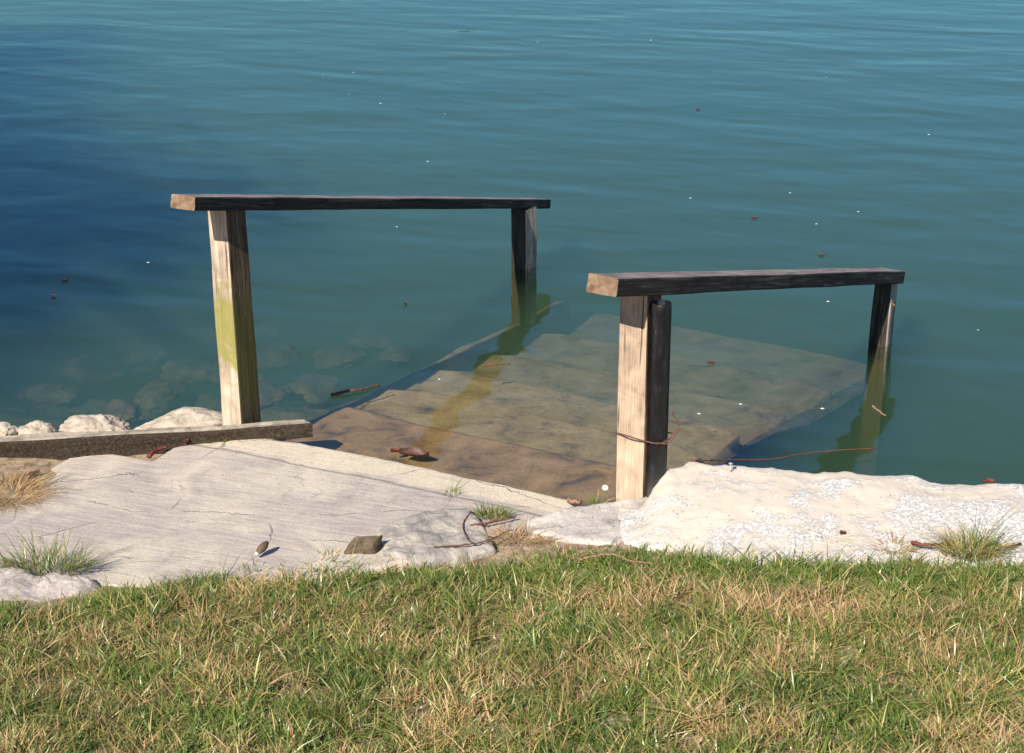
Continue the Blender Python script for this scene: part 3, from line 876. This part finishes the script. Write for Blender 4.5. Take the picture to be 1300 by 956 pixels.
twig([at(598, 650, .135), at(588, 665, .137), at(592, 682, .137), at(600, 690, .135)], .003, .002, "thin dark root curling over the flagstone's side", wob=.0012)
twig([at(722, 636, .115), at(737, 638, .12)], .011, .009, "short stub of brown bark at the tip of the streaked slab", mat=M_bark)
twig([at(1158, 689, .215), at(1180, 692, .22), at(1205, 690, .215)], .008, .004, "red twig on the white concrete just left of the spiky tuft", mat=M_leafr)
twig([at(1262, 692, .20), at(1280, 694, .21), at(1296, 690, .20)], .006, .004, "dark red twig on the white concrete beyond the spiky tuft", mat=M_leafr)
twig([at(735, 712, .26), at(755, 706, .27), at(780, 704, .28), at(800, 712, .27), at(830, 716, .25)], .004, .003, "pale brown twig arched over the lush grass", mat=M_bark)

def leaf(name, p, L, W, curl, rot, mat, label, cat="leaf", group="fallen leaves", tilt=0.0):
    V, F = [], []
    nl_, nw_ = 14, 6
    for th_ in (0, -.0012):
        for i in range(nl_ + 1):
            t = i / nl_
            wd = W * (math.sin(math.pi * min(1, t * 1.02 + .01)) ** .7)
            for j in range(nw_ + 1):
                q = j / nw_ * 2 - 1
                V.append(Vector(((t - .5) * L, q * wd / 2, curl * q * q + .25 * curl * math.sin(t * 5) + curl * .5 * (2 * t - 1) ** 2 + th_ + .002 * math.sin(j * 9 + i * 4))))
    w_ = nw_ + 1; N = (nl_ + 1) * w_
    for i in range(nl_):
        for j in range(nw_):
            a = i * w_ + j
            F.append((a, a + w_, a + w_ + 1, a + 1)); F.append((N + a, N + a + 1, N + a + w_ + 1, N + a + w_))
    mw = Matrix.Translation(p) @ Euler((tilt, 0, rot)).to_matrix().to_4x4()
    return tag(mesh_obj(name, V, F, mat, None, True, mw), label, cat, group)
leaf("floating_leaf", at(526, 579, .002), .14, .06, .022, -.1, M_leaf, "curled brown leaf floating on the shallow top step", group="floating leaves", tilt=.2)
leaf("dead_leaf", at(502, 574, .006), .05, .03, .012, .5, M_leafr, "small reddish leaf scrap touching the curled brown leaf", group="floating leaves")
leaf("dead_leaf", at(1256, 613, .225), .05, .03, .012, .1, M_leafr, "dark red leaf on the concrete slab's water edge")
leaf("dead_leaf", at(1070, 677, .215), .03, .02, .006, .5, M_leafr, "tiny red leaf scrap on the white concrete by the small cushion")
leaf("dead_leaf", at(236, 561, .105), .035, .03, .012, .8, M_leafr, "dark curled leaf in the joint between kerb and slab")
leaf("dead_leaf", at(880, 672, .18), .06, .02, .008, -.1, M_bark, "flat brown leaf lying on the pale mortar and concrete joint")
for (u, v, lab) in ((82, 356, "reddish leaf floating on open water, upper of the two far left"), (68, 376, "reddish leaf floating on open water, lower of the two far left"), (886, 139, "farthest red leaf floating on the open water"), (1043, 324, "red-brown leaf floating above the right rail"), (958, 277, "tiny orange leaf floating in the middle of open water"), (306, 358, "pink leaf scrap floating beside the tall mossy post"), (515, 386, "dark leaf floating between the left rail's posts"), (903, 461, "thin dark leaf floating over the right side of the steps")):
    leaf("floating_leaf", at(u, v, .004), .045, .018, .006, rr.uniform(0, 3), M_leafr, lab, group="floating leaves")
# pale specks drifting on the lake
V, F = [], []
for i in range(34):
    u, v = rr.uniform(-100, 1400), 40 + 550 * rr.random() ** 1.0
    p = at(u, v, .002)
    if p.y < 7.9: continue
    r = rr.uniform(.003, .0075); n = 6; b = len(V)
    for k in range(n):
        a = 2 * math.pi * k / n
        V.append((p.x + math.cos(a) * r * 1.6, p.y + math.sin(a) * r, .003))
    V.append((p.x, p.y, .003 + r * .6))
    for k in range(n): F.append((b + k, b + (k + 1) % n, b + n))
M_fluff = plain("pale fluff", (0.6, 0.6, 0.57), .9, .1, .1)
tag(mesh_obj("floating_fluff", V, F, M_fluff), "scattered pale specks of plant fluff drifting on the lake", "plant fluff", None, "stuff")

# cone-like seed pod on the slab
sp = empty("seed_pod", at(334, 697, .125), "brown seed pod with a pale tip lying at the lawn's edge on the slab", "seed pod")
p0 = at(326, 703, .13); p1 = at(340, 688, .16)
tube("husk", [p0.lerp(p1, k / 8) for k in range(9)], [.004 + .013 * math.sin(math.pi * (k + .6) / 9.2) for k in range(9)], M_brownstone, sp, 10)
tube("pale_tip", [p0 + (p0 - p1) * .12, p0, p0.lerp(p1, .1)], [.004, .009, .008], plain("pale husk", (.6, .5, .4)), sp, 8)

# daisy by the right-hand post
dp = at(769, 634, .10)
dy = empty("daisy", dp, "single white daisy on a thin stem beside the near right post", "flower")
M_stem = plain("green stem", (0.12, 0.20, 0.04)); M_petal = plain("white petal", (0.82, 0.82, 0.80), .6, .2, .04); M_yel = plain("yellow florets", (0.75, 0.50, 0.04))
top = dp + Vector((-.004, -.005, .055))
tube("stem", spline([dp + Vector((.01, 0, -.01)), dp + Vector((.004, 0, .03)), top], 10), .0016, M_stem, dy, 6)
tilt = Matrix.Rotation(R(40), 3, 'X')
V, F = [], []
for k in range(14):
    a = 2 * math.pi * k / 14
    b = len(V)
    for (r, w_) in ((.003, .001), (.008, .0018), (.012, .0014), (.0135, .0005)):
        for s_ in (-1, 1):
            q = Vector((math.cos(a) * r - math.sin(a) * w_ * s_, math.sin(a) * r + math.cos(a) * w_ * s_, .0006 * (k % 2) + r * .15))
            V.append(top + tilt @ q)
    for i in range(3): F.append((b + i * 2, b + i * 2 + 1, b + i * 2 + 3, b + i * 2 + 2))
mesh_obj("petals", V, F, M_petal, dy)
tube("flower_centre", [top, top + tilt @ Vector((0, 0, .004)), top + tilt @ Vector((0, 0, .006))], [.0045, .004, .002], M_yel, dy, 10)
tuft("weed", 760, 638, .11, (.035, .02), 70, .03, .05, "green leafy weed at the daisy's foot", "weed", lean=1.0, group=None)

# loose grit and stone chips on the slabs
chip_mats = [M_lime, M_flag]
V, F = [], []
for (u0, u1, v0, v1, z, n) in ((850, 1300, 622, 710, .24, 60), (670, 840, 645, 685, .14, 40), (0, 600, 600, 700, .10, 60)):
    for i in range(n):
        p = at(rr.uniform(u0, u1), rr.uniform(v0, v1), z); r = rr.uniform(.002, .0045); b = len(V)
        q = [Vector((1, 0, 0)), Vector((0, 1, 0)), Vector((-1, 0, 0)), Vector((0, -1, 0)), Vector((0, 0, .7)), Vector((0, 0, -.7))]
        ro = Matrix.Rotation(rr.uniform(0, 3), 3, 'Z')
        for k in q: V.append(p + ro @ (k * r * rr.uniform(.6, 1.3)))
        for f in ((0, 1, 4), (1, 2, 4), (2, 3, 4), (3, 0, 4), (1, 0, 5), (2, 1, 5), (3, 2, 5), (0, 3, 5)): F.append(tuple(b + k for k in f))
tag(mesh_obj("grit", V, F, M_lime), "loose pale grit and stone chips scattered over the slabs", "grit", None, "stuff")

# ------------------------------------------------------------------ two trees on the bank behind the photographer, whose shade lies on the left of the lake
def leafy_tree(x, y, h0, h1, nc, n, label):
    tr = empty("tree", (x, y, 1.0), label, "tree", "bank trees behind the camera")
    base = Vector((x, y, .95))
    tube("trunk", spline([base, base + Vector((.1, 0, h1 * .3)), base + Vector((-.1, .2, h1 * .6)), base + Vector((.1, .3, h1 * .95))], 20), [.30 - .012 * k for k in range(21)], M_twig, tr, 12)
    cl = np.array([(rng.normal(0, 1.15), rng.normal(0, 1.15), rng.uniform(h0, h1)) for _ in range(nc)])
    ci = rng.integers(0, len(cl), n)
    p = cl[ci] + rng.normal(0, .6, (n, 3)) + np.array(base)
    c = blades("crown", p, rng.uniform(.12, .22, n), rng.uniform(.06, .12, n), rng.uniform(.2, 1.4, n), tints(n, .02))
    c.parent = tr; c.matrix_parent_inverse = tr.matrix_basis.inverted()
leafy_tree(-16.6, .8, 4.5, 15.5, 50, 28000, "taller leafy bank tree shading the far left water")
leafy_tree(-10.8, 1.0, 4.5, 10.0, 30, 17000, "shorter leafy bank tree shading the near left water")
